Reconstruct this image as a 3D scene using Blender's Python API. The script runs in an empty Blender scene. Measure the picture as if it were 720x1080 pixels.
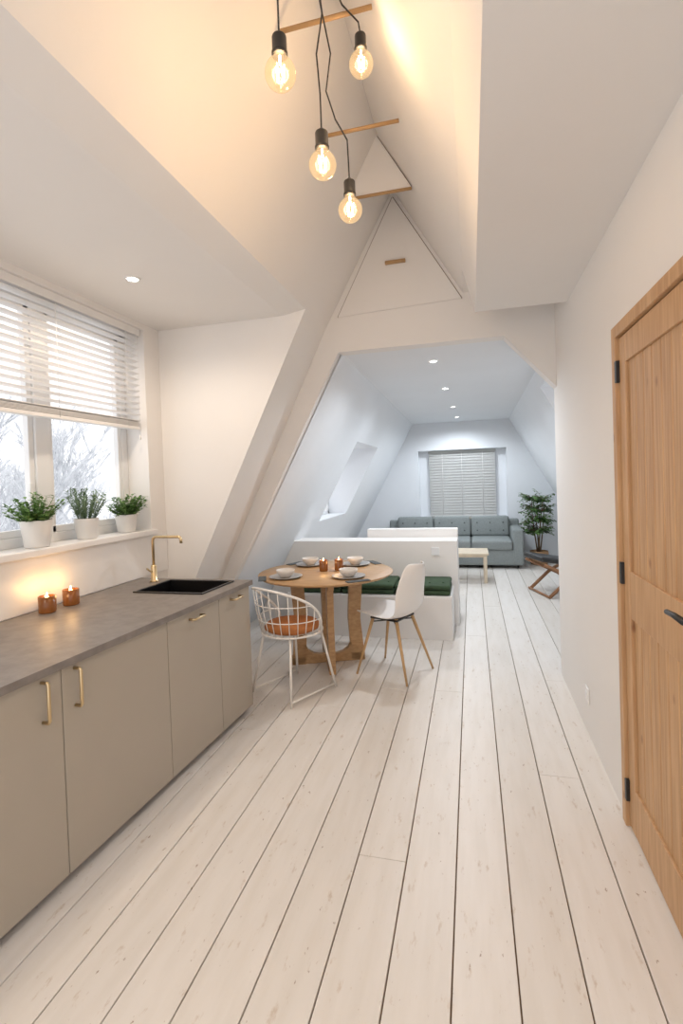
import bpy, bmesh, math, random
from mathutils import Vector, Matrix, Euler
random.seed(7)
S = bpy.context.scene
R = math.radians

# ------------------------------------------------------------ materials
def mat(name, col, rough=0.5, metal=0.0, var=0.0, vscale=6.0, bump=0.0, bscale=60.0, emis=None, estr=0.0, stretch=None, col2=None, knots=None):
    m = bpy.data.materials.new(name); m.use_nodes = True
    nt = m.node_tree; N = nt.nodes; L = nt.links
    b = N["Principled BSDF"]
    b.inputs["Roughness"].default_value = rough
    b.inputs["Metallic"].default_value = metal
    b.inputs["Base Color"].default_value = (*col, 1)
    tc = N.new("ShaderNodeTexCoord"); mp = N.new("ShaderNodeMapping")
    L.new(tc.outputs["Object"], mp.inputs["Vector"])
    if stretch: mp.inputs["Scale"].default_value = stretch
    if var > 0 or col2:
        nz = N.new("ShaderNodeTexNoise"); nz.inputs["Scale"].default_value = vscale
        nz.inputs["Detail"].default_value = 6
        L.new(mp.outputs["Vector"], nz.inputs["Vector"])
        cr = N.new("ShaderNodeValToRGB")
        c2 = col2 if col2 else tuple(max(0, c*(1-var)) for c in col)
        cr.color_ramp.elements[0].position = 0.32; cr.color_ramp.elements[1].position = 0.68
        cr.color_ramp.elements[0].color = (*c2, 1); cr.color_ramp.elements[1].color = (*col, 1)
        L.new(nz.outputs["Fac"], cr.inputs["Fac"]); L.new(cr.outputs["Color"], b.inputs["Base Color"])
        if knots:
            mk = N.new("ShaderNodeMapping"); mk.inputs["Scale"].default_value = (8,8,5)
            L.new(tc.outputs["Object"], mk.inputs["Vector"])
            vo = N.new("ShaderNodeTexVoronoi"); vo.inputs["Scale"].default_value=1.0; L.new(mk.outputs[0], vo.inputs["Vector"])
            kr = N.new("ShaderNodeValToRGB"); kr.color_ramp.elements[0].position=.05; kr.color_ramp.elements[0].color=(.7,.7,.7,1)
            kr.color_ramp.elements[1].position=.13; kr.color_ramp.elements[1].color=(0,0,0,1)
            L.new(vo.outputs["Distance"], kr.inputs[0])
            mx = N.new("ShaderNodeMix"); mx.data_type='RGBA'; mx.inputs[7].default_value=(*knots,1)
            L.new(kr.outputs[0], mx.inputs[0]); L.new(cr.outputs[0], mx.inputs[6]); L.new(mx.outputs[2], b.inputs["Base Color"])
    if bump > 0:
        n2 = N.new("ShaderNodeTexNoise"); n2.inputs["Scale"].default_value = bscale; n2.inputs["Detail"].default_value = 4
        L.new(mp.outputs["Vector"], n2.inputs["Vector"])
        bp = N.new("ShaderNodeBump"); bp.inputs["Strength"].default_value = bump; bp.inputs["Distance"].default_value = 0.01
        L.new(n2.outputs["Fac"], bp.inputs["Height"]); L.new(bp.outputs["Normal"], b.inputs["Normal"])
    if emis:
        b.inputs["Emission Color"].default_value = (*emis, 1); b.inputs["Emission Strength"].default_value = estr
    return m

M_wall = mat("wall_paint_warm", (.83,.80,.77), .7, var=.02, vscale=2, bump=.04, bscale=25)
M_far = mat("wall_paint_cool_lit", (.80,.82,.85), .7, var=.02, vscale=2, bump=.04, bscale=25)  # same paint as the front walls; cooler lounge light tinted into the colour
M_trim = mat("white_trim", (.84,.82,.80), .4, var=.02)
M_gap = mat("shadow_gap", (.20,.12,.06), .8, var=.2)
M_front = mat("cabinet_front", (.41,.36,.295), .45, var=.04, vscale=3)
M_carc = mat("cabinet_dark", (.12,.10,.08), .6, var=.1)
M_top = mat("stone_worktop", (.235,.205,.183), .42, vscale=18, col2=(.175,.15,.133), bump=.05, bscale=80)
M_brass = mat("brushed_brass", (.70,.54,.32), .3, 1.0, var=.05)
M_black = mat("matte_black", (.018,.017,.017), .4, var=.1)
M_sink = mat("black_composite", (.006,.006,.007), .3, var=.2, vscale=80)
M_pine = mat("pine_wood", (.60,.37,.19), .5, vscale=5, stretch=(9,9,.8), col2=(.47,.265,.125), bump=.08, bscale=14, knots=(.24,.10,.04))
M_pine2 = mat("pine_wood_plank", (.60,.37,.19), .5, vscale=6, stretch=(10,14,.5), col2=(.44,.24,.105), bump=.08, bscale=14, knots=(.22,.085,.03))
M_pineg = mat("pine_groove", (.13,.06,.025), .8, var=.2)
M_oak = mat("oak_wood", (.52,.32,.155), .42, vscale=7, stretch=(1,8,8), col2=(.40,.225,.10))
M_rod = mat("rod_wood", (.48,.29,.13), .5, var=.2, vscale=10)
M_chairw = mat("chair_plastic", (.82,.79,.76), .35, var=.01)
M_leg = mat("beech_leg", (.58,.36,.17), .45, var=.15, vscale=10, stretch=(5,5,1))
M_ash = mat("pale_ash", (.72,.60,.45), .45, var=.1, vscale=10)
M_wire = mat("white_wire", (.82,.78,.73), .35, var=.02)
M_rust = mat("rust_velvet", (.47,.165,.045), .85, var=.25, vscale=15, bump=.2)
M_green = mat("green_velvet", (.04,.08,.035), .8, var=.35, vscale=12, bump=.3, bscale=30)
M_sofa = mat("sofa_fabric", (.27,.295,.29), .9, var=.12, vscale=40, bump=.2, bscale=200)
M_cer = mat("stoneware", (.72,.66,.60), .4, var=.08, vscale=20)
M_plate = mat("stoneware_plate", (.42,.40,.38), .4, var=.1, vscale=20)
M_pot = mat("white_ceramic_pot", (.80,.78,.75), .35, var=.02)
M_soil = mat("soil", (.05,.03,.02), .95, var=.4, vscale=50)
M_leaf = mat("herb_leaf", (.17,.32,.07), .55, vscale=25, col2=(.08,.18,.045))
M_leaf2 = mat("rosemary_leaf", (.24,.34,.20), .55, vscale=25, col2=(.10,.18,.09))
M_leaf3 = mat("fig_leaf", (.14,.26,.08), .45, vscale=8, col2=(.07,.15,.04))
M_stem = mat("stem", (.16,.10,.05), .8, var=.3)
M_amber = mat("amber_glass", (.15,.05,.012), .2, var=.2, emis=(1,.30,.05), estr=.06)
M_flame = mat("candle_flame", (1,.7,.3), .5, emis=(1,.62,.22), estr=18)
M_fil = mat("filament", (1,.7,.3), .5, emis=(1,.60,.22), estr=70)
M_down = mat("downlight_lens", (1,1,1), .5, emis=(1,.97,.92), estr=12)
M_slat = mat("blind_slat", (.82,.80,.78), .5, var=.01)
M_frame = mat("upvc_frame", (.80,.80,.80), .35, var=.01)
M_frost = mat("frosted_branch", (.86,.87,.89), .9, vscale=5, col2=(.58,.60,.63))
M_basket = mat("wicker", (.42,.24,.12), .8, var=.4, vscale=60, bump=.5, bscale=90)
M_lath = mat("black_leather", (.025,.024,.024), .45, var=.2)
M_walnut = mat("walnut", (.34,.16,.07), .45, var=.3, vscale=8)
M_napkin = mat("grey_linen", (.10,.11,.11), .9, var=.2)

M_glass = bpy.data.materials.new("bulb_glass"); M_glass.use_nodes = True
nt = M_glass.node_tree; nt.nodes.clear()
o = nt.nodes.new("ShaderNodeOutputMaterial"); tr = nt.nodes.new("ShaderNodeBsdfTransparent"); tr.inputs[0].default_value = (1,.93,.80,1)
gl = nt.nodes.new("ShaderNodeBsdfGlossy"); gl.inputs["Roughness"].default_value = .05
em = nt.nodes.new("ShaderNodeEmission"); em.inputs[0].default_value = (1,.66,.34,1); em.inputs[1].default_value = 1.0
fr = nt.nodes.new("ShaderNodeLayerWeight"); fr.inputs[0].default_value = .35
a = nt.nodes.new("ShaderNodeMixShader"); b_ = nt.nodes.new("ShaderNodeMixShader"); b_.inputs[0].default_value = .32
nt.links.new(tr.outputs[0], b_.inputs[1]); nt.links.new(em.outputs[0], b_.inputs[2])
nt.links.new(b_.outputs[0], a.inputs[1]); nt.links.new(gl.outputs[0], a.inputs[2])
mm = nt.nodes.new("ShaderNodeMath"); mm.operation='MULTIPLY'; mm.inputs[1].default_value=.35
nt.links.new(fr.outputs["Facing"], mm.inputs[0]); nt.links.new(mm.outputs[0], a.inputs[0])
nt.links.new(a.outputs[0], o.inputs[0])

# floor
PW = .19; PX0 = -.098
M_floor = bpy.data.materials.new("painted_floorboards"); M_floor.use_nodes = True
nt = M_floor.node_tree; N = nt.nodes; L = nt.links; bs = N["Principled BSDF"]
tc = N.new("ShaderNodeTexCoord"); sp = N.new("ShaderNodeSeparateXYZ"); L.new(tc.outputs["Object"], sp.inputs[0])
m1 = N.new("ShaderNodeMath"); m1.operation='SUBTRACT'; m1.inputs[1].default_value = PX0; L.new(sp.outputs["X"], m1.inputs[0])
m2 = N.new("ShaderNodeMath"); m2.operation='DIVIDE'; m2.inputs[1].default_value = PW; L.new(m1.outputs[0], m2.inputs[0])
m3 = N.new("ShaderNodeMath"); m3.operation='FLOOR'; L.new(m2.outputs[0], m3.inputs[0])
wn = N.new("ShaderNodeTexWhiteNoise"); wn.noise_dimensions='1D'; L.new(m3.outputs[0], wn.inputs["W"])
cr = N.new("ShaderNodeValToRGB"); cr.color_ramp.elements[0].color=(.73,.68,.625,1); cr.color_ramp.elements[1].color=(.80,.755,.71,1)
L.new(wn.outputs["Value"], cr.inputs[0])
mp = N.new("ShaderNodeMapping"); mp.inputs["Scale"].default_value=(7,.9,1); L.new(tc.outputs["Object"], mp.inputs[0])
nz = N.new("ShaderNodeTexNoise"); nz.inputs["Scale"].default_value=3; nz.inputs["Detail"].default_value=8; L.new(mp.outputs[0], nz.inputs["Vector"])
cr2 = N.new("ShaderNodeValToRGB"); cr2.color_ramp.elements[0].position=.3; cr2.color_ramp.elements[0].color=(.94,.93,.91,1); cr2.color_ramp.elements[1].position=.6; cr2.color_ramp.elements[1].color=(1,1,1,1)
L.new(nz.outputs["Fac"], cr2.inputs[0])
mx = N.new("ShaderNodeMix"); mx.data_type='RGBA'; mx.blend_type='MULTIPLY'; mx.inputs[0].default_value=1
L.new(cr.outputs[0], mx.inputs[6]); L.new(cr2.outputs[0], mx.inputs[7])
def wear(prev, scale, nscale, p0, p1, col, k):
    mp2 = N.new("ShaderNodeMapping"); mp2.inputs["Scale"].default_value=scale; L.new(tc.outputs["Object"], mp2.inputs[0])
    nz2 = N.new("ShaderNodeTexNoise"); nz2.inputs["Scale"].default_value=nscale; nz2.inputs["Detail"].default_value=10; nz2.inputs["Roughness"].default_value=.65; L.new(mp2.outputs[0], nz2.inputs["Vector"])
    c = N.new("ShaderNodeValToRGB"); c.color_ramp.elements[0].position=p0; c.color_ramp.elements[0].color=(0,0,0,1); c.color_ramp.elements[1].position=p1; c.color_ramp.elements[1].color=(1,1,1,1)
    L.new(nz2.outputs["Fac"], c.inputs[0])
    m_ = N.new("ShaderNodeMix"); m_.data_type='RGBA'; m_.inputs[7].default_value=(*col,1)
    mm = N.new("ShaderNodeMath"); mm.operation='MULTIPLY'; mm.inputs[1].default_value=k; L.new(c.outputs[0], mm.inputs[0])
    L.new(mm.outputs[0], m_.inputs[0]); L.new(prev, m_.inputs[6]); return m_.outputs[2]
c_=wear(mx.outputs[2],(5,1.6,1),5,.60,.69,(.47,.34,.23),.55)
c_=wear(c_,(22,9,1),2.2,.65,.69,(.25,.14,.07),.75)
L.new(c_, bs.inputs["Base Color"])
bs.inputs["Roughness"].default_value=.40
bp = N.new("ShaderNodeBump"); bp.inputs["Strength"].default_value=.15; bp.inputs["Distance"].default_value=.01
L.new(nz.outputs["Fac"], bp.inputs["Height"]); L.new(bp.outputs[0], bs.inputs["Normal"])

# ------------------------------------------------------------ builder
class B:
    def __init__(s, name): s.name=name; s.bm=bmesh.new(); s.mats=[]
    def mi(s, m):
        if m not in s.mats: s.mats.append(m)
        return s.mats.index(m)
    def add(s, t, m, smooth=False, M=None):
        k = s.mi(m)
        if M is not None: bmesh.ops.transform(t, matrix=M, verts=t.verts)
        for f in t.faces: f.material_index=k; f.smooth=smooth
        me = bpy.data.meshes.new("tmp"); t.to_mesh(me); t.free(); s.bm.from_mesh(me); bpy.data.meshes.remove(me)
    def box(s, x0,x1,y0,y1,z0,z1, m, bev=0, M=None, seg=2, smooth=False):
        t = bmesh.new(); bmesh.ops.create_cube(t, size=1)
        bmesh.ops.scale(t, vec=(x1-x0,y1-y0,z1-z0), verts=t.verts)
        bmesh.ops.translate(t, vec=((x0+x1)/2,(y0+y1)/2,(z0+z1)/2), verts=t.verts)
        if bev>0: bmesh.ops.bevel(t, geom=t.edges[:], offset=bev, segments=seg, profile=.5, affect='EDGES')
        s.add(t, m, smooth or (bev>0 and seg>2), M)
    def poly(s, pts, m):
        t = bmesh.new(); t.faces.new([t.verts.new(p) for p in pts]); s.add(t, m)
    def prism(s, pts, d, m, M=None):
        t = bmesh.new(); d=Vector(d)
        a=[t.verts.new(p) for p in pts]; b=[t.verts.new(Vector(p)+d) for p in pts]; n=len(pts)
        t.faces.new(a); t.faces.new(b[::-1])
        for i in range(n): t.faces.new([a[i],b[i],b[(i+1)%n],a[(i+1)%n]])
        bmesh.ops.recalc_face_normals(t, faces=t.faces); s.add(t, m, False, M)
    def lathe(s, prof, m, c=(0,0,0), seg=24, M=None, smooth=True):
        t = bmesh.new(); rings=[]
        for r,z in prof:
            if r<1e-5: rings.append([t.verts.new((c[0],c[1],c[2]+z))])
            else: rings.append([t.verts.new((c[0]+r*math.cos(2*math.pi*i/seg), c[1]+r*math.sin(2*math.pi*i/seg), c[2]+z)) for i in range(seg)])
        for a,b in zip(rings, rings[1:]):
            for i in range(seg):
                j=(i+1)%seg
                if len(a)==1 and len(b)==1: continue
                if len(a)==1: t.faces.new([a[0],b[i],b[j]])
                elif len(b)==1: t.faces.new([a[i],a[j],b[0]])
                else: t.faces.new([a[i],a[j],b[j],b[i]])
        bmesh.ops.recalc_face_normals(t, faces=t.faces); s.add(t, m, smooth, M)
    def tube(s, pts, r, m, seg=8, closed=False, M=None):
        pts=[Vector(p) for p in pts]; n=len(pts); rr = r if isinstance(r,(list,tuple)) else [r]*n
        t=bmesh.new(); rings=[]; prev=None
        for i,p in enumerate(pts):
            if closed: d=pts[(i+1)%n]-pts[i-1]
            else: d = pts[min(i+1,n-1)]-pts[max(i-1,0)]
            d.normalize()
            if prev is None:
                u = d.orthogonal().normalized()
            else:
                u = prev - d*prev.dot(d)
                u = u.normalized() if u.length>1e-6 else d.orthogonal().normalized()
            prev=u; v=d.cross(u)
            rings.append([t.verts.new(p+(u*math.cos(2*math.pi*k/seg)+v*math.sin(2*math.pi*k/seg))*rr[i]) for k in range(seg)])
        for i in range(n if closed else n-1):
            a=rings[i]; b=rings[(i+1)%n]
            for k in range(seg): 
                try: t.faces.new([a[k],a[(k+1)%seg],b[(k+1)%seg],b[k]])
                except ValueError: pass
        if not closed: t.faces.new(rings[0][::-1]); t.faces.new(rings[-1])
        s.add(t, m, True, M)
    def leaf(s, base, d, up, ln, w, m):
        d=Vector(d).normalized(); side=d.cross(Vector(up))
        if side.length<1e-4: side=Vector((1,0,0))
        side.normalize(); nrm=side.cross(d); b=Vector(base)
        t=bmesh.new()
        v=[t.verts.new(p) for p in (b, b+d*ln*.35+side*w/2+nrm*ln*.06, b+d*ln*.7+side*w*.38+nrm*ln*.04, b+d*ln-nrm*ln*.1, b+d*ln*.7-side*w*.38+nrm*ln*.04, b+d*ln*.35-side*w/2+nrm*ln*.06)]
        mid=t.verts.new(b+d*ln*.5)
        for i in range(6): t.faces.new([v[i],v[(i+1)%6],mid])
        s.add(t, m, True)
    def done(s, loc=(0,0,0), rot=0, parent=None, xf=None):
        me=bpy.data.meshes.new(s.name+"_mesh")
        if xf:
            for v in s.bm.verts: v.co = Vector(xf(v.co))
        s.bm.to_mesh(me); s.bm.free()
        for m in s.mats: me.materials.append(m)
        ob=bpy.data.objects.new(s.name, me); S.collection.objects.link(ob)
        ob.location=loc; ob.rotation_euler=(0,0,rot)
        if parent: ob.parent=parent
        return ob

def empty(name, loc, rot=0):
    e=bpy.data.objects.new(name,None); S.collection.objects.link(e); e.location=loc; e.rotation_euler=(0,0,rot); e.empty_display_size=.1; return e
def rotM(c, ang, ax): return Matrix.Translation(c) @ Matrix.Rotation(ang,4,ax) @ Matrix.Translation(-Vector(c))

# ------------------------------------------------------------ room geometry constants
XL=-2.25; XR=.605; Y0=-1.0; YC=3.35; YF=3.85; YB=3.97; YE=9.2
ZD=2.66; RX,RZ=-.517,3.68; BX=-1.08; BZ=2.69; ZS=2.55; CZ=2.52
F=lambda z: BX-(BZ-z)*.496
Lf=lambda z: -.96-(CZ-z)*.54
Rf=lambda z: .62+(CZ-z)*.54
ceilz=lambda y: 2.50-.055*(y-YB)/(YE-YB)

# floor
b=B("floor")
x=PX0-PW*13
while x<2.1:
    y=Y0-random.random()*4
    while y<YE+.2:
        ln=random.uniform(4,7); y1=min(y+ln, YE+.25); ya=max(y,Y0)
        if y1>ya: b.box(x+.0024,x+PW-.0024,ya,y1-.002,-.02,0,M_floor,bev=.0015,seg=1)
        y+=ln
    x+=PW
b.box(-2.6,2.15,Y0,YE+.2,-.06,-.012,M_gap)
b.done()

# left wall with window opening
wy0,wy1,wz0,wz1=.85,3.17,1.18,2.62; wx=-2.47
b=B("wall_left")
def q(pts,m=M_wall): b.poly(pts,m)
q([(XL,Y0,0),(XL,YC,0),(XL,YC,wz0),(XL,Y0,wz0)])
q([(XL,Y0,wz1),(XL,YC,wz1),(XL,YC,ZD),(XL,Y0,ZD)])
q([(XL,wy1,wz0),(XL,YC,wz0),(XL,YC,wz1),(XL,wy1,wz1)])
q([(XL,Y0,wz0),(XL,wy0,wz0),(XL,wy0,wz1),(XL,Y0,wz1)])
q([(XL,wy1,wz0),(wx,wy1,wz0),(wx,wy1,wz1),(XL,wy1,wz1)])
q([(XL,wy0,wz0),(wx,wy0,wz0),(wx,wy0,wz1),(XL,wy0,wz1)])
q([(XL,wy0,wz0),(wx,wy0,wz0),(wx,wy1,wz0),(XL,wy1,wz0)])
q([(XL,wy0,wz1),(wx,wy0,wz1),(wx,wy1,wz1),(XL,wy1,wz1)])
b.done()
b=B("wall_dormer_cheek")
b.poly([(F(0),YC,0),(BX,YC,BZ),(-1.25,YC,ZD+.005),(-2.42,YC,ZD+.005),(-2.42,YC,0)],M_wall)
b.done()
b=B("wall_sloped_brace")
b.poly([(BX,YC,BZ),(BX,YF,BZ),(F(0),YF,0),(F(0),YC,0)],M_wall)
b.done()
b=B("ceiling")
b.poly([(XL,Y0,ZD),(-1.25,Y0,ZD),(-1.25,YC,ZD),(XL,YC,ZD)],M_wall)
b.poly([(-1.25,Y0,ZD),(BX,Y0,BZ),(BX,YC,BZ),(-1.25,YC,ZD)],M_wall)
b.poly([(BX,Y0,BZ),(RX,Y0,RZ),(RX,YF,RZ),(BX,YF,BZ)],M_wall)
b.poly([(RX,Y0,RZ),(-.02,Y0,2.84),(-.02,YF,2.84),(RX,YF,RZ)],M_wall)
b.poly([(-.02,YC,2.84),(XR,YC,2.84),(XR,YF,2.84),(-.02,YF,2.84)],M_wall)
b.poly([(-.02,Y0,2.84),(.055,Y0,ZS),(.055,3.4,ZS),(-.02,3.4,2.84)],M_wall)
b.poly([(.055,Y0,ZS),(XR,Y0,ZS),(XR,3.4,ZS),(.055,3.4,ZS)],M_wall)
b.poly([(.055,3.4,ZS),(XR,3.4,ZS),(XR,3.4,2.84),(-.02,3.4,2.84)],M_wall)
b.poly([(-1.0,YB-.01,ceilz(YB)),(.66,YB-.01,ceilz(YB)),(.69,YE,ceilz(YE)),(-1.03,YE,ceilz(YE))],M_far)
b.done()

# right wall with door opening
dy0,dy1,dz=1.46,2.355,2.09
b=B("wall_right")
b.box(XR,XR+.12,dy1,YB,0,2.86,M_wall)
b.box(XR,XR+.12,Y0,dy0,0,2.86,M_wall)
b.box(XR,XR+.12,dy0,dy1,dz,2.86,M_wall)
b.done()
b=B("wall_truss_frame"); d=(0,YB-YF,0); hz=2.495
xf=lambda z:-.985-(hz-z)*.535
b.prism([(F(0)-.1,YF,0),(xf(0),YF,0),(xf(hz),YF,hz),(F(hz)-.1,YF,hz)],d,M_wall)
b.prism([(F(hz)-.1,YF,hz),(XR,YF,hz),(XR,YF,2.84),(-1.06,YF,2.84)],d,M_wall)
b.prism([(-1.0,YF,2.84),(.0,YF,2.84),(RX,YF,RZ+.03)],d,M_wall)
b.prism([(.26,YF,hz),(XR,YF,2.10),(XR,YF,hz)],d,M_wall)
b.poly([(XR,YB,0),(2.0,YB,0),(.6,YB,2.6),(XR,YB,2.6)],M_far)
b.done()
b=B("gable_hatch")
pa,pb,pc=Vector((-.975,YF-.004,2.765)),Vector((-.03,YF-.004,2.80)),Vector((RX,YF-.004,3.62))
b.prism([pa,pb,pc],(0,-.006,0),M_wall)
for u,v in ((pa,pc),(pb,pc)): b.tube([u,v],.005,M_gap,6)
b.box(RX-.07,RX+.085,YF-.035,YF-.01,3.115,3.140,M_rod,bev=.004)
b.done()
for yy,zz in ((1.96,3.32),(2.56,3.285),(3.2,3.30)):
    b=B("collar_tie"); w=(RZ-zz)*.572-.008
    b.tube([(RX-w+.02,yy,zz),(RX+w,yy,zz)],.0095,M_rod,10); b.done()
b=B("wall_ridge_panel")
zz=3.315; w=(RZ-zz)*.57
b.prism([(RX-w,3.21,zz),(RX+w,3.21,zz),(RX,3.21,RZ)],(0,.02,0),M_wall)
b.tube([(RX+w,3.208,zz),(RX,3.208,RZ-.01)],.0015,M_gap,5)
b.done()

def slope(name, f, ya,yb,za,zb, xo):
    b=B(name); m=M_far
    P=lambda y,z:(f(z),y,z)
    b.poly([P(YB-.05,0),P(YE,0),P(YE,za),P(YB-.05,za)],m)
    b.poly([P(YB-.05,zb),P(YE,zb),P(YE,CZ),P(YB-.05,CZ)],m)
    b.poly([P(YB-.05,za),P(ya,za),P(ya,zb),P(YB-.05,zb)],m)
    b.poly([P(yb,za),P(YE,za),P(YE,zb),P(yb,zb)],m)
    b.poly([P(ya,za),P(yb,za),(xo,yb,za),(xo,ya,za)],m)
    b.poly([P(ya,zb),P(yb,zb),(xo,yb,zb),(xo,ya,zb)],m)
    b.poly([P(ya,za),P(ya,zb),(xo,ya,zb),(xo,ya,za)],m)
    b.poly([P(yb,za),P(yb,zb),(xo,yb,zb),(xo,yb,za)],m)
    b.done()
slope("wall_lounge_left", Lf, 5.75,7.1,1.0,1.93,-2.05)
slope("wall_lounge_right", Rf, 4.5,5.5,1.55,2.36,1.35)
def winframe(name, fx, ya,yb,za,zb, axis='x', mull=1, t=.05, d=.06):
    b=B(name)
    def bx(a0,a1,z0,z1,dd=d):
        if axis=='x': b.box(fx-dd/2,fx+dd/2,a0,a1,z0,z1,M_frame,bev=.006)
        else: b.box(a0,a1,fx-dd/2,fx+dd/2,z0,z1,M_frame,bev=.006)
    bx(ya,yb,za,za+t); bx(ya,yb,zb-t,zb); bx(ya,ya+t,za,zb); bx(yb-t,yb,za,zb)
    for i in range(mull):
        c=ya+(yb-ya)*(i+1)/(mull+1); bx(c-t*.7,c+t*.7,za,zb)
    return b
winframe("window_2",-2.07,5.75,7.1,1.0,1.93).done()
winframe("window_3",1.37,4.5,5.5,1.55,2.36).done()

b=B("wall_back"); ra,rb,rz0,rz1=-.92,.60,.70,1.95; yo=YE+.18
b.poly([(Lf(0),YE,0),(ra,YE,0),(ra,YE,CZ),(-.96,YE,CZ)],M_far)
b.poly([(rb,YE,0),(Rf(0),YE,0),(.62,YE,CZ),(rb,YE,CZ)],M_far)
b.poly([(ra,YE,0),(rb,YE,0),(rb,YE,rz0),(ra,YE,rz0)],M_far)
b.poly([(ra,YE,rz1),(rb,YE,rz1),(rb,YE,CZ),(ra,YE,CZ)],M_far)
for p in ([(ra,YE,rz0),(rb,YE,rz0),(rb,yo,rz0),(ra,yo,rz0)],[(ra,YE,rz1),(rb,YE,rz1),(rb,yo,rz1),(ra,yo,rz1)],
          [(ra,YE,rz0),(ra,YE,rz1),(ra,yo,rz1),(ra,yo,rz0)],[(rb,YE,rz0),(rb,YE,rz1),(rb,yo,rz1),(rb,yo,rz0)]): b.poly(p,M_far)
b.poly([(ra,yo,rz0),(-.74,yo,rz0),(-.74,yo,rz1),(ra,yo,rz1)],M_far)
b.poly([(.42,yo,rz0),(rb,yo,rz0),(rb,yo,rz1),(.42,yo,rz1)],M_far)
b.done()
winframe("window_4",yo+.0,-.74,.42,.70,1.95,axis='y').done()
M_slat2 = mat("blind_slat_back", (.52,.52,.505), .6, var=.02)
b=B("venetian_blind")
z=1.88
while z>.76:
    b.box(-.74,.42,yo-.092,yo-.034,z-.0015,z+.0015,M_slat2,M=rotM((0,yo-.062,z),R(56),'X')); z-=.05
b.box(-.75,.43,yo-.09,yo-.035,1.90,1.94,M_slat2); b.box(-.74,.42,yo-.08,yo-.045,.71,.735,M_slat2)
for xx in (-.5,-.16,.2): b.tube([(xx,yo-.098,1.9),(xx,yo-.098,.73)],.003,M_slat,5)
b.done()

b=winframe("window_1",-2.45,wy0,wy1,wz0,wz1,mull=0,t=.06)
for c in (1.63,2.41):
    b.box(-2.49,-2.41,c-.05,c+.05,wz0,wz1,M_frame,bev=.006)
for a0,a1 in ((.9,1.58),(1.68,2.36),(2.46,3.11)):
    for y_0,y_1,z_0,z_1 in ((a0,a1,wz0+.06,wz0+.1),(a0,a1,wz1-.1,wz1-.06),(a0,a0+.035,wz0+.06,wz1-.06),(a1-.035,a1,wz0+.06,wz1-.06)):
        b.box(-2.465,-2.425,y_0,y_1,z_0,z_1,M_frame,bev=.004)
b.box(-2.425,-2.40,2.30,2.32,1.42,1.54,M_frame,bev=.004)
b.done()
b=B("trim_window_sill"); b.box(-2.42,XL+.035,wy0-.03,wy1+.03,wz0-.035,wz0+.004,M_trim,bev=.006); b.done()
b=B("trim_backsplash"); b.box(XL,XL+.008,.1,YC-.005,.862,wz0-.036,M_trim,bev=.002); b.done()
b=B("venetian_blind"); z=2.55; bxc=-2.30
while z>1.955:
    b.box(bxc-.026,bxc+.026,.9,3.14,z-.0016,z+.0016,M_slat,M=rotM((bxc,0,z),R(-7),'Y')); z-=.042
for k in range(5): b.box(bxc-.025,bxc+.025,.9,3.14,1.925+k*.006,1.928+k*.006,M_slat)
b.box(bxc-.025,bxc+.025,.9,3.14,1.90,1.922,M_slat,bev=.003)
b.box(bxc-.035,bxc+.03,.88,3.16,2.57,2.62,M_slat,bev=.004)
for yy in (1.1,1.75,2.4,3.0): 
    b.tube([(bxc+.029,yy,2.6),(bxc+.029,yy,1.91)],.0018,M_slat,5); b.tube([(bxc-.029,yy,2.6),(bxc-.029,yy,1.91)],.0018,M_slat,5)
b.tube([(bxc+.04,3.1,2.6),(bxc+.04,3.1,1.86)],.002,M_slat,5); b.lathe([(0,.03),(.006,.025),(.008,0),(0,-.005)],M_slat,(bxc+.04,3.1,1.83),8)
b.done()

# ------------------------------------------------------------ kitchen units
FX=-1.47
shear=lambda v:(v.x+.055*(v.y-2.2)*max(0,min(1.05,(v.x+2.25)/.78)), v.y, v.z)
sx0,sx1,sy0,sy1=-1.98,-1.55,2.60,2.945
b=B("kitchen_base_cabinet"); ye=3.01
b.box(XL+.005,FX-.03,.1,2.57,.03,.825,M_carc)
b.box(XL+.005,FX-.03,2.57,ye-.02,.03,.66,M_carc)
b.box(XL+.005,FX-.03,ye-.02,ye,.03,.83,M_front)
b.box(XL+.005,FX-.08,.1,ye,0,.05,M_carc)
ds=[(.10,.33),(.33,.945),(.945,1.54),(1.54,2.165),(2.165,2.64),(2.64,ye)]
for y_0,y_1 in ds: b.box(FX-.022,FX,y_0+.002,y_1-.002,.045,.825,M_front,bev=.002)
def handle(y,z,vert):
    h=.072
    if vert: pts=[(FX,y,z-h),(FX+.028,y,z-h),(FX+.032,y,z-h+.006),(FX+.032,y,z+h-.006),(FX+.028,y,z+h),(FX,y,z+h)]
    else: 
        h=.05; pts=[(FX,y-h,z),(FX+.028,y-h,z),(FX+.032,y-h+.006,z),(FX+.032,y+h-.006,z),(FX+.028,y+h,z),(FX,y+h,z)]
    b.tube(pts,.0065,M_brass,8)
handle(1.455,.735,True); handle(1.60,.735,True); handle(.4,.735,True); handle(2.40,.785,False); handle(2.82,.79,False)
b.done(xf=shear)
b=B("kitchen_worktop")
zt0,zt1=.83,.86; xe=FX+.02; yw=ye+.012
b.box(XL+.01,xe,.1,sy0,zt0,zt1,M_top); b.box(XL+.01,xe,sy1,yw,zt0,zt1,M_top)
b.box(XL+.01,sx0,sy0,sy1,zt0,zt1,M_top); b.box(sx1,xe,sy0,sy1,zt0,zt1,M_top)
b.done(xf=shear)
b=B("sink")
w=.012
b.box(sx0-w,sx1+w,sy0-w,sy0+.004,.861,.868,M_sink,bev=.002); b.box(sx0-w,sx1+w,sy1-.004,sy1+w,.861,.868,M_sink,bev=.002)
b.box(sx0-w,sx0+.004,sy0,sy1,.861,.868,M_sink,bev=.002); b.box(sx1-.004,sx1+w,sy0,sy1,.861,.868,M_sink,bev=.002)
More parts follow.
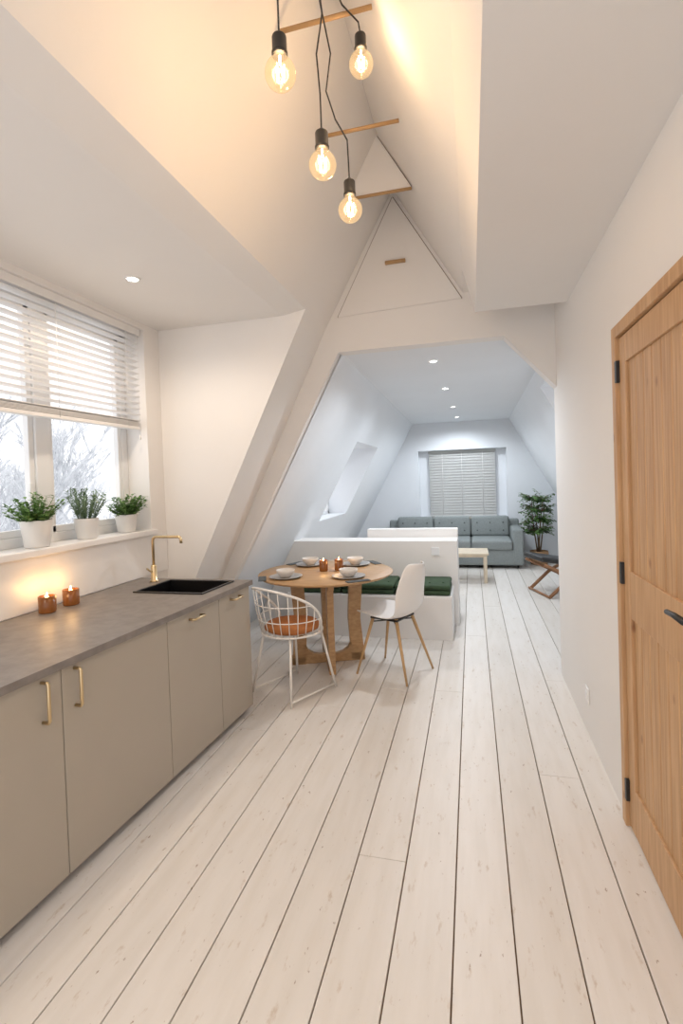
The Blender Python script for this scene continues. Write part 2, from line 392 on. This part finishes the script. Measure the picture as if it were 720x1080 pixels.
b.box(sx0+.001,sx0+.008,sy0+.001,sy1-.001,.68,.865,M_sink); b.box(sx1-.008,sx1-.001,sy0+.001,sy1-.001,.68,.865,M_sink)
b.box(sx0+.001,sx1-.001,sy0+.001,sy0+.008,.68,.865,M_sink); b.box(sx0+.001,sx1-.001,sy1-.008,sy1-.001,.68,.865,M_sink)
b.box(sx0+.001,sx1-.001,sy0+.001,sy1-.001,.672,.682,M_sink)
b.lathe([(.04,0),(.04,.003),(.02,.004),(0,.002)],M_black,((sx0+sx1)/2,(sy0+sy1)/2,.682),16)
b.done(xf=shear)
b=B("kitchen_tap")
b.lathe([(0,0),(.028,0),(.028,.008),(.02,.012),(.019,.10),(.016,.11),(0,.112)],M_brass)
b.tube([(0,0,.1),(0,0,.27),(.004,0,.285),(.016,0,.296),(.03,0,.298),(.19,0,.298),(.205,0,.293),(.212,0,.278),(.212,0,.255)],.0095,M_brass,10)
b.tube([(0,-.015,.07),(0,-.04,.075),(.01,-.085,.10)],.006,M_brass,8)
b.done((-2.06,2.91,.861))

def candle(loc,r=.042,h=.085):
    b=B("candle_holder")
    b.lathe([(0,0),(r*.92,0),(r,.006),(r,h),(r*.9,h),(r*.88,.65*h),(0,.65*h)],M_amber,seg=24)
    b.lathe([(0,0),(r*.12,.008),(r*.17,.018),(r*.08,.034),(0,.045)],M_flame,(0,0,h*.72),10)
    b.done(loc)
    l=bpy.data.lights.new("candle_glow",'POINT'); l.energy=.35; l.color=(1,.55,.2); l.shadow_soft_size=.02
    o=bpy.data.objects.new("candle_light",l); S.collection.objects.link(o); o.location=(loc[0],loc[1],loc[2]+h+.04)
candle((-2.15,2.13,.861)); candle((-2.15,2.29,.861))

def herb(name,loc,kind,rp=.075,hp=.145):
    b=B(name)
    b.lathe([(0,0),(rp*.74,0),(rp*.78,.006),(rp,hp),(rp,hp+.002),(rp*.92,hp+.001),(rp*.88,hp-.02)],M_pot,seg=28)
    b.lathe([(0,hp-.015),(rp*.9,hp-.018)],M_soil,seg=20)
    m = M_leaf2 if kind==1 else M_leaf
    n = 48 if kind==1 else 75
    for i in range(n):
        a=random.uniform(0,6.283); k=math.sqrt(random.random()); 
        h=random.uniform(.11,.2) if kind==1 else random.uniform(.05,.165)*(1.15-.35*k)
        spread=(.08 if kind==1 else .12)*k
        p0=Vector((rp*.6*k*math.cos(a),rp*.6*k*math.sin(a),hp-.02)); p1=p0+Vector((spread*math.cos(a)*(.5 if math.cos(a)<0 else 1),spread*math.sin(a),h))
        pm=(p0+p1)/2+Vector((0,0,.01)); b.tube([p0,pm,p1],[.002,.0015,.001],m,4)
        for j in range(15 if kind==1 else 14):
            t=.2+.85*j/13; p=p0.lerp(p1,min(t,1)); aa=random.uniform(0,6.283)
            dd=Vector((math.cos(aa),math.sin(aa),random.uniform(-.1,.8)))
            if kind==1: b.leaf(p,dd+Vector((0,0,.5)),(0,0,1),.028,.007,m)
            else: b.leaf(p,dd,(0,0,1),random.uniform(.020,.032),random.uniform(.015,.023),m)
    b.done(loc)
herb("potted_herb",(-2.31,2.24,1.185),0,.08,.145)
herb("potted_rosemary",(-2.31,2.61,1.185),1,.072,.125)
herb("potted_herb",(-2.31,2.98,1.185),0,.074,.12)

# ------------------------------------------------------------ door
b=B("door_1")
fw=.05
b.box(XR-.018,XR+.11,dy1-fw,dy1-.001,0,dz-.001,M_pine,bev=.003); b.box(XR-.018,XR+.11,dy0+.001,dy0+fw,0,dz-.001,M_pine,bev=.003)
b.box(XR-.018,XR+.11,dy0+fw,dy1-fw,dz-fw,dz-.001,M_pine,bev=.003)
la,lb=dy0+fw+.004,dy1-fw-.004; lx=XR-.004; lt=dz-fw-.005
b.box(lx,lx+.04,lb-.085,lb,.012,lt,M_pine,bev=.003); b.box(lx,lx+.04,la,la+.085,.012,lt,M_pine,bev=.003)
for z0,z1 in ((.012,.20),(.90,1.09),(lt-.11,lt)): b.box(lx+.001,lx+.039,la+.08,lb-.08,z0,z1,M_pine,bev=.003)
b.box(lx+.015,lx+.034,la+.08,lb-.08,.19,lt-.1,M_pineg)
n=7; ww=(lb-la-.17)/n
for i in range(n): b.box(lx+.011,lx+.028,la+.085+i*ww+.003,la+.085+(i+1)*ww-.003,.19,lt-.1,M_pine2,bev=.003,seg=1)
for z in (.16,1.07,1.90): 
    b.box(lx-.014,lx+.002,lb-.012,lb+.014,z-.045,z+.045,M_black,bev=.002)
b.box(lx-.006,lx,la+.02,la+.065,.97,1.13,M_black,bev=.002)
b.tube([(lx,la+.045,1.075),(lx-.05,la+.045,1.075)],.009,M_black,10)
b.tube([(lx-.05,la+.04,1.075),(lx-.052,la+.10,1.077),(lx-.05,la+.165,1.071)],[.010,.009,.008],M_black,10)
b.done()
b=B("wall_socket"); b.box(XR-.009,XR-.0005,3.03,3.115,.19,.275,M_trim,bev=.003); b.box(XR-.012,XR-.008,3.05,3.095,.21,.255,M_frame,bev=.003); b.done()

# ------------------------------------------------------------ dining
TX,TY,TZ=-1.18,3.95,.745
b=B("round_dining_table")
b.lathe([(0,-.028),(.50,-.028),(.535,-.02),(.55,-.008),(.55,-.003),(.546,0),(0,0)],M_oak,(0,0,TZ),64)
for k in range(2):
    M=Matrix.Rotation(R(22+90*k),4,'Z'); t=.026 - .001*k
    b.box(-.30,.30,-t,t,.0,.07,M_oak,bev=.006,M=M)
    b.box(-.34,.34,-t,t,TZ-.09,TZ-.028,M_oak,bev=.006,M=M)
    for s in (-1,1):
        b.prism([(s*.30,-t,.0),(s*.19,-t,.0),(s*.17,-t,.35),(s*.19,-t,TZ-.03),(s*.30,-t,TZ-.03),(s*.27,-t,.35)],(0,2*t,0),M_oak,M=M)
        b.prism([(s*.19,-t,.06),(s*.19,-t,.16),(s*.165,-t,.11),(s*.12,-t,.08),(s*.06,-t,.065)],(0,2*t,0),M_oak,M=M)
b.done((TX,TY,0))
def setting(x,y,i):
    b=B("place_setting")
    b.lathe([(0,0),(.09,0),(.125,.012),(.13,.015),(.12,.014),(.085,.005),(0,.005)],M_plate,seg=32)
    b.lathe([(0,0),(.035,0),(.04,.004),(.068,.035),(.073,.058),(.070,.058),(.064,.036),(.034,.009),(0,.009)],M_cer,(0,0,.006),28)
    b.box(-.21,-.15,-.09,.09,0,.006,M_napkin,bev=.002)
    b.done((x,y,TZ+.001), i)
for i,(x,y) in enumerate(((-1.42,3.66),(-.93,3.72),(-1.40,4.22),(-1.0,4.26))): setting(x,y,[.4,2.2,-.4,-2.5][i])
candle((-1.20,3.96,TZ+.001),.036,.09); candle((-1.08,4.0,TZ+.001),.036,.09)

ch=empty("dining_chair",(-.62,3.83,0),R(157))
b=B("seat_shell"); 
prof=[(.23,.435,.15),(.20,.457,.19),(.12,.46,.215),(.02,.448,.225),(-.09,.447,.22),(-.165,.472,.215),(-.205,.54,.215),(-.225,.62,.21),(-.245,.71,.19),(-.262,.80,.155),(-.272,.86,.09)]
t=bmesh.new(); rows=[]
for i,(px,pz,hw) in enumerate(prof):
    k=i/(len(prof)-1); row=[]
    for j in range(9):
        u=(j-4)/4; up=.045*u*u*(1-k) ; fw_=.075*u*u*max(0,min(1,(k-.4)/.3))
        row.append(t.verts.new((px+fw_, hw*u, pz+up)))
    rows.append(row)
for a,c in zip(rows,rows[1:]):
    for j in range(8): t.faces.new([a[j],a[j+1],c[j+1],c[j]])
b.add(t,M_chairw,True); ob=b.done(parent=ch)
md=ob.modifiers.new("s",'SOLIDIFY'); md.thickness=.012; md=ob.modifiers.new("ss",'SUBSURF'); md.levels=2; md.render_levels=2
b=B("legs")
for sx,sy in ((1,1),(1,-1),(-1,1),(-1,-1)):
    b.tube([(sx*.10,sy*.11,.445),(sx*.22-.01,sy*.20,0)],[.014,.008],M_leg,12)
b.box(-.12,.12,-.13,.13,.425,.44,M_black,bev=.005)
b.tube([(.11,.12,.40),(-.11,-.12,.40)],.005,M_black,6); b.tube([(.11,-.12,.40),(-.11,.12,.40)],.005,M_black,6)
b.done(parent=ch)

b=B("wire_dining_chair")
rs=.215
ring=lambda r,z,n=40:[(r*math.cos(2*math.pi*i/n),r*math.sin(2*math.pi*i/n),z) for i in range(n)]
b.tube(ring(rs,.435),.007,M_wire,8,closed=True)
b.tube(ring(rs*.6,.43),.004,M_wire,6,closed=True)
for i in range(12):
    a=math.pi*i/12; b.tube([(rs*math.cos(a),rs*math.sin(a),.435),(0,0,.428),(-rs*math.cos(a),-rs*math.sin(a),.435)],.003,M_wire,6)
def rim(a):
    ang=math.pi+a*R(112); h=.435+.34*max(0,math.cos(a*math.pi/2))**.55; r=rs+.005+.055*(h-.435)/.34
    return Vector((r*math.cos(ang),r*math.sin(ang),h))
b.tube([rim(-1+2*i/40) for i in range(41)],.009,M_wire,8)
for i in range(15):
    a=-.9+1.8*i/14; p=rim(a); ang=math.pi+a*R(112); q0=Vector((rs*math.cos(ang),rs*math.sin(ang),.435))
    b.tube([q0,(q0+p)/2+Vector((math.cos(ang),math.sin(ang),0))*.008,p],.0036,M_wire,6)
for hh in (.54,.65):
    pts=[]
    for i in range(41):
        a=-1+2*i/40; p=rim(a)
        if p.z>=hh:
            ang=math.pi+a*R(112); r=rs+.008+.055*(hh-.435)/.34; pts.append((r*math.cos(ang),r*math.sin(ang),hh))
    b.tube(pts,.0036,M_wire,6)
ft=[(.20,.19),(.20,-.19),(-.20,.19),(-.20,-.19)]
for x_,y_ in ft: b.tube([(x_*.72,y_*.72,.435),(x_*1.08,y_*1.08,.0)],.009,M_wire,8)
b.tube([(.21,.2,.03),(-.21,.2,.03)],.007,M_wire,8); b.tube([(.21,-.2,.03),(-.21,-.2,.03)],.007,M_wire,8)
b.lathe([(0,.44),(.17,.442),(.195,.455),(.198,.472),(.18,.49),(.10,.502),(0,.498)],M_rust,seg=36)
b.done((-1.27,3.37,0),R(62))

b=B("corner_bench"); b.box(-1.78,-.20,4.62,5.09,0,.40,M_trim,bev=.004)
b.box(-1.775,-.205,4.612,4.62,.0,.385,M_trim,bev=.002); b.done()
b=B("bench_cushion")
for k in range(3):
    x0=-1.75+k*.515
    for lay in range(2):
        b.box(x0,x0+.505,4.63,5.07,.403+lay*.048,.403+lay*.048+.046,M_green,bev=.02,seg=4)
    for c_ in range(4):
        b.lathe([(0,-.004),(.012,-.002),(.012,.004),(0,.006)],M_green,(x0+.065+c_*.125,4.75,.498),8)
b.done()
b=B("wall_stair_enclosure")
b.prism([(Lf(.845),5.10,.845),(Lf(0)+.01,5.10,0),(-.155,5.10,0),(-.155,5.10,.845)],(0,.30,0),M_wall)
b.box(-1.12,-.155,5.40,5.52,0,.935,M_wall,bev=.003)
b.box(-.41,-.33,5.09,5.10,.70,.78,M_frame,bev=.003)
b.done()

# ------------------------------------------------------------ lounge
b=B("sofa")
X0,X1=-1.45,.76; Ya,Yb=8.20,9.12
b.box(X0,X1,Ya+.03,Yb,.05,.30,M_sofa,bev=.025,seg=4)
n=3; w=(X1-X0-.32)/n
for i in range(n):
    xx=X0+.16+i*w
    b.box(xx+.004,xx+w-.004,Ya,Yb-.25,.29,.45,M_sofa,bev=.04,seg=4)
    b.box(xx+.004,xx+w-.004,Yb-.32,Yb-.12,.43,.78,M_sofa,bev=.05,seg=4,M=rotM((0,Yb-.2,.43),R(-8),'X'))
    for r_ in range(2):
        for c_ in range(3):
            b.lathe([(0,-.006),(.012,-.004),(.012,.004),(0,.006)],M_napkin,seg=8,M=Matrix.Translation((xx+w*(c_+.5)/3,Yb-.335+.02*r_,.55+.13*r_))@Matrix.Rotation(R(90),4,'X'))
b.box(X0,X1,Yb-.14,Yb,.28,.72,M_sofa,bev=.03,seg=4)
b.box(X0,X0+.16,Ya+.02,Yb,.05,.60,M_sofa,bev=.035,seg=4); b.box(X1-.16,X1,Ya+.02,Yb,.05,.62,M_sofa,bev=.035,seg=4)
for x_ in (X0+.08,X1-.08):
    for y_ in (Ya+.1,Yb-.1): b.tube([(x_,y_,.08),(x_,y_,0)],[.022,.014],M_black,10)
b.done()
b=B("coffee_table")
b.box(-.72,.20,7.10,7.62,.385,.415,M_ash,bev=.006); b.box(-.70,.18,7.12,7.60,.355,.386,M_ash,bev=.003)
for x_ in (-.66,.155):
    for y_ in (7.14,7.57): b.box(x_-.022,x_+.022,y_-.022,y_+.022,0,.36,M_ash,bev=.003)
    b.box(x_-.015,x_+.015,7.14,7.57,.02,.06,M_ash,bev=.003)
b.done()
b=B("lounge_chair")
for s in (-.26,.26):
    b.tube([(-.30,s,.0),(-.05,s,.22),(.20,s,.36),(.42,s,.50)],[.020,.022,.022,.016],M_walnut,8)
    b.tube([(.30,s,.0),(.08,s,.20),(-.34,s,.40)],[.020,.022,.018],M_walnut,8)
b.tube([(-.30,-.28,.02),(-.30,.28,.02)],.014,M_walnut,8); b.tube([(.30,-.28,.02),(.30,.28,.02)],.014,M_walnut,8)
b.box(-.38,.22,-.25,.25,-.03,.03,M_lath,bev=.022,seg=3,M=Matrix.Translation((0,0,.40))@Matrix.Rotation(R(10),4,'Y'))
b.box(0,.40,-.25,.25,-.03,.03,M_lath,bev=.022,seg=3,M=Matrix.Translation((.17,0,.37))@Matrix.Rotation(R(-50),4,'Y'))
b.done((1.05,6.66,0),R(18))
b=B("potted_weeping_fig")
b.lathe([(0,0),(.12,0),(.15,.05),(.155,.15),(.14,.22),(.13,.22),(.13,.19),(0,.19)],M_basket,seg=28)
for s in (0,1.6,3.2,4.8):
    p=Vector((.02*math.cos(s),.02*math.sin(s),.19)); pts=[p]
    for j in range(5): p=p+Vector((.022*math.cos(s+j*.3),.022*math.sin(s+j*.3),.17)); pts.append(p.copy())
    b.tube(pts,[.013,.011,.010,.008,.006,.004],M_stem,6)
    for j in range(2,6):
        for k in range(9):
            a_=random.uniform(0,6.28); kk=(-.0 if math.cos(a_)<0 else -.03); rr_=.19+kk
            e=pts[j]+Vector((rr_*math.cos(a_),rr_*math.sin(a_),random.uniform(-.03,.16)))
            b.tube([pts[j],(pts[j]+e)/2+Vector((0,0,.03)),e],[.004,.003,.002],M_stem,4)
            for l_ in range(11):
                pp=pts[j].lerp(e,.25+.8*l_/10); aa=random.uniform(0,6.28)
                b.leaf(pp,(math.cos(aa),math.sin(aa),random.uniform(-.6,.4)),(0,0,1),random.uniform(.05,.08),random.uniform(.03,.042),M_leaf3)
b.done((1.03,8.68,0))

# ------------------------------------------------------------ pendant lamps
def pendant(x,y,z,pts):
    b=B("pendant_bulb"); 
    prof=[(0,-.0475)]+[(.0475*math.sin(t_),-.0475*math.cos(t_)) for t_ in [R(v) for v in range(12,150,11)]]+[(.018,.052),(.0165,.062)]
    b.lathe(prof,M_glass,seg=32)
    b.lathe([(0,.125),(.006,.125),(.010,.118),(.021,.112),(.0225,.108),(.0225,.066),(.0245,.064),(.0245,.056),(.021,.054),(0,.056)],M_black,seg=24)
    for k in range(6):
        a0=2*math.pi*k/6; a1=a0+.5
        b.tube([(.013*math.cos(a0),.013*math.sin(a0),.026),(.010*math.cos(a1),.010*math.sin(a1),-.022)],.0011,M_fil,5)
    b.tube([(0,0,.055),(0,0,.026)],.003,M_fil,6)
    b.tube([(0,0,.12)]+[Vector(p)-Vector((x,y,z)) for p in pts],.0032,M_black,6)
    b.done((x,y,z))
    l=bpy.data.lights.new("bulb_light",'POINT'); l.energy=2.4; l.color=(1,.73,.48); l.shadow_soft_size=.03
    o=bpy.data.objects.new("pendant_light",l); S.collection.objects.link(o); o.location=(x,y,z)
pendant(-.525,1.465,2.735,[(-.525,1.465,3.2),(-.52,1.5,3.62)])
pendant(-.37,1.97,3.12,[(-.375,1.965,3.28),(-.43,1.93,3.33),(-.50,1.89,3.5),(-.517,1.88,3.64)])
pendant(-.464,1.69,2.582,[(-.464,1.69,2.82),(-.475,1.70,2.97),(-.455,1.72,3.12),(-.48,1.76,3.3),(-.50,1.82,3.5),(-.517,1.86,3.64)])
pendant(-.43,1.954,2.556,[(-.43,1.95,2.73),(-.43,1.94,2.82),(-.465,1.90,2.88),(-.49,1.87,2.97),(-.46,1.84,3.08),(-.50,1.86,3.3),(-.48,1.87,3.45),(-.517,1.87,3.64)])

# ------------------------------------------------------------ downlights
def downlight(x,y,z,col,e):
    b=B("downlight"); b.lathe([(0,-.003),(.030,-.003)],M_down,seg=20); b.lathe([(.030,-.002),(.033,-.008),(.042,-.006),(.045,0)],M_trim,seg=24)
    b.done((x,y,z))
    l=bpy.data.lights.new("downlight_beam",'SPOT'); l.energy=e; l.color=col; l.spot_size=R(165); l.spot_blend=.6; l.shadow_soft_size=.05
    o=bpy.data.objects.new("downlight_lamp",l); S.collection.objects.link(o); o.location=(x,y,z-.02)
for x_,y_ in ((-.29,4.45),(-.255,5.82),(-.22,7.3),(-.2,8.5)): downlight(x_,y_,ceilz(y_)-.001,(.86,.93,1),48)
for y_ in (.4,2.46): downlight(-1.80,y_,ZD,(1,.84,.67),25)  # near one added out of view; visible one, otherwise dim, lit for warm fill
downlight(.34,.2,ZS,(1,.87,.74),20)  # added out of view for warm fill; no known soffit fitting

def tree(x,y,z,h,i):
    b=B("frosted_tree"); random.seed(100+i)
    def br(p,d,l,r,lev):
        q_=p+d*l+Vector((random.uniform(-.05,.05),random.uniform(-.05,.05),0))*l
        b.tube([p,q_],[r,r*.65],M_frost,4)
        if lev==0: return
        for k in range(4 if lev>1 else 5):
            t_=random.uniform(.35,1); nd=(d+Vector((random.uniform(-1,1),random.uniform(-1,1),random.uniform(-.2,.7)))*.8).normalized()
            br(p.lerp(q_,t_),nd,l*random.uniform(.5,.72),r*.55,lev-1)
    br(Vector((0,0,0)),Vector((0,0,1)),h*.4,.12,5)
    b.done((x,y,z))
tree(-9,5.5,-3,9,1); tree(-8.5,8.2,-3,8,2); tree(-11,9.5,-3,9,3); tree(-9.5,3.2,-3,8,4); tree(-10,7,-3.2,8,5); tree(-8.5,4.4,-3.4,7.5,6); tree(-9.4,9.2,-3.4,7.5,7)

# ------------------------------------------------------------ world & portals
W=bpy.data.worlds.new("overcast_sky"); S.world=W; W.use_nodes=True
nt=W.node_tree; bg=nt.nodes["Background"]
tc=nt.nodes.new("ShaderNodeTexCoord"); nz=nt.nodes.new("ShaderNodeTexNoise"); nz.inputs["Scale"].default_value=2.5; nz.inputs["Detail"].default_value=5
cr=nt.nodes.new("ShaderNodeValToRGB"); cr.color_ramp.elements[0].color=(.88,.90,.94,1); cr.color_ramp.elements[1].color=(.98,.98,1,1)
nt.links.new(tc.outputs["Generated"],nz.inputs["Vector"]); nt.links.new(nz.outputs["Fac"],cr.inputs[0]); nt.links.new(cr.outputs[0],bg.inputs[0])
bg.inputs[1].default_value=1.12
def portal(loc,rot,sx,sy):
    l=bpy.data.lights.new("sky_portal",'AREA'); l.shape='RECTANGLE'; l.size=sx; l.size_y=sy; l.cycles.is_portal=True
    o=bpy.data.objects.new("sky_portal",l); S.collection.objects.link(o); o.location=loc; o.rotation_euler=rot
portal((-2.5,(wy0+wy1)/2,(wz0+wz1)/2),(0,R(-90),0),wz1-wz0,wy1-wy0)
portal((-2.1,6.42,1.46),(0,R(-90),0),.93,1.35)
portal((1.4,5.0,1.95),(0,R(90),0),.8,1.0)
portal((-.16,yo+.05,1.32),(R(-90),0,0),1.16,1.25)
portal((-.83,Y0-.02,1.85),(R(90),0,0),3.0,3.7)  # no window here: rear end left open so sky light fills the room

# ------------------------------------------------------------ camera
cam=bpy.data.cameras.new("camera"); co=bpy.data.objects.new("camera",cam); S.collection.objects.link(co)
cam.sensor_fit='VERTICAL'; cam.sensor_height=36; cam.sensor_width=24; cam.lens=530/1080*36; cam.shift_y=-25/1080; cam.clip_start=.02
co.matrix_world=Matrix.Translation((0,0,1.5))@Matrix.Rotation(R(14.5),4,'Z')@Matrix.Rotation(R(90-1.08),4,'X')@Matrix.Rotation(R(-2),4,'Z')
S.camera=co
S.view_settings.view_transform='Standard'; S.view_settings.look='None'; S.view_settings.exposure=0.5
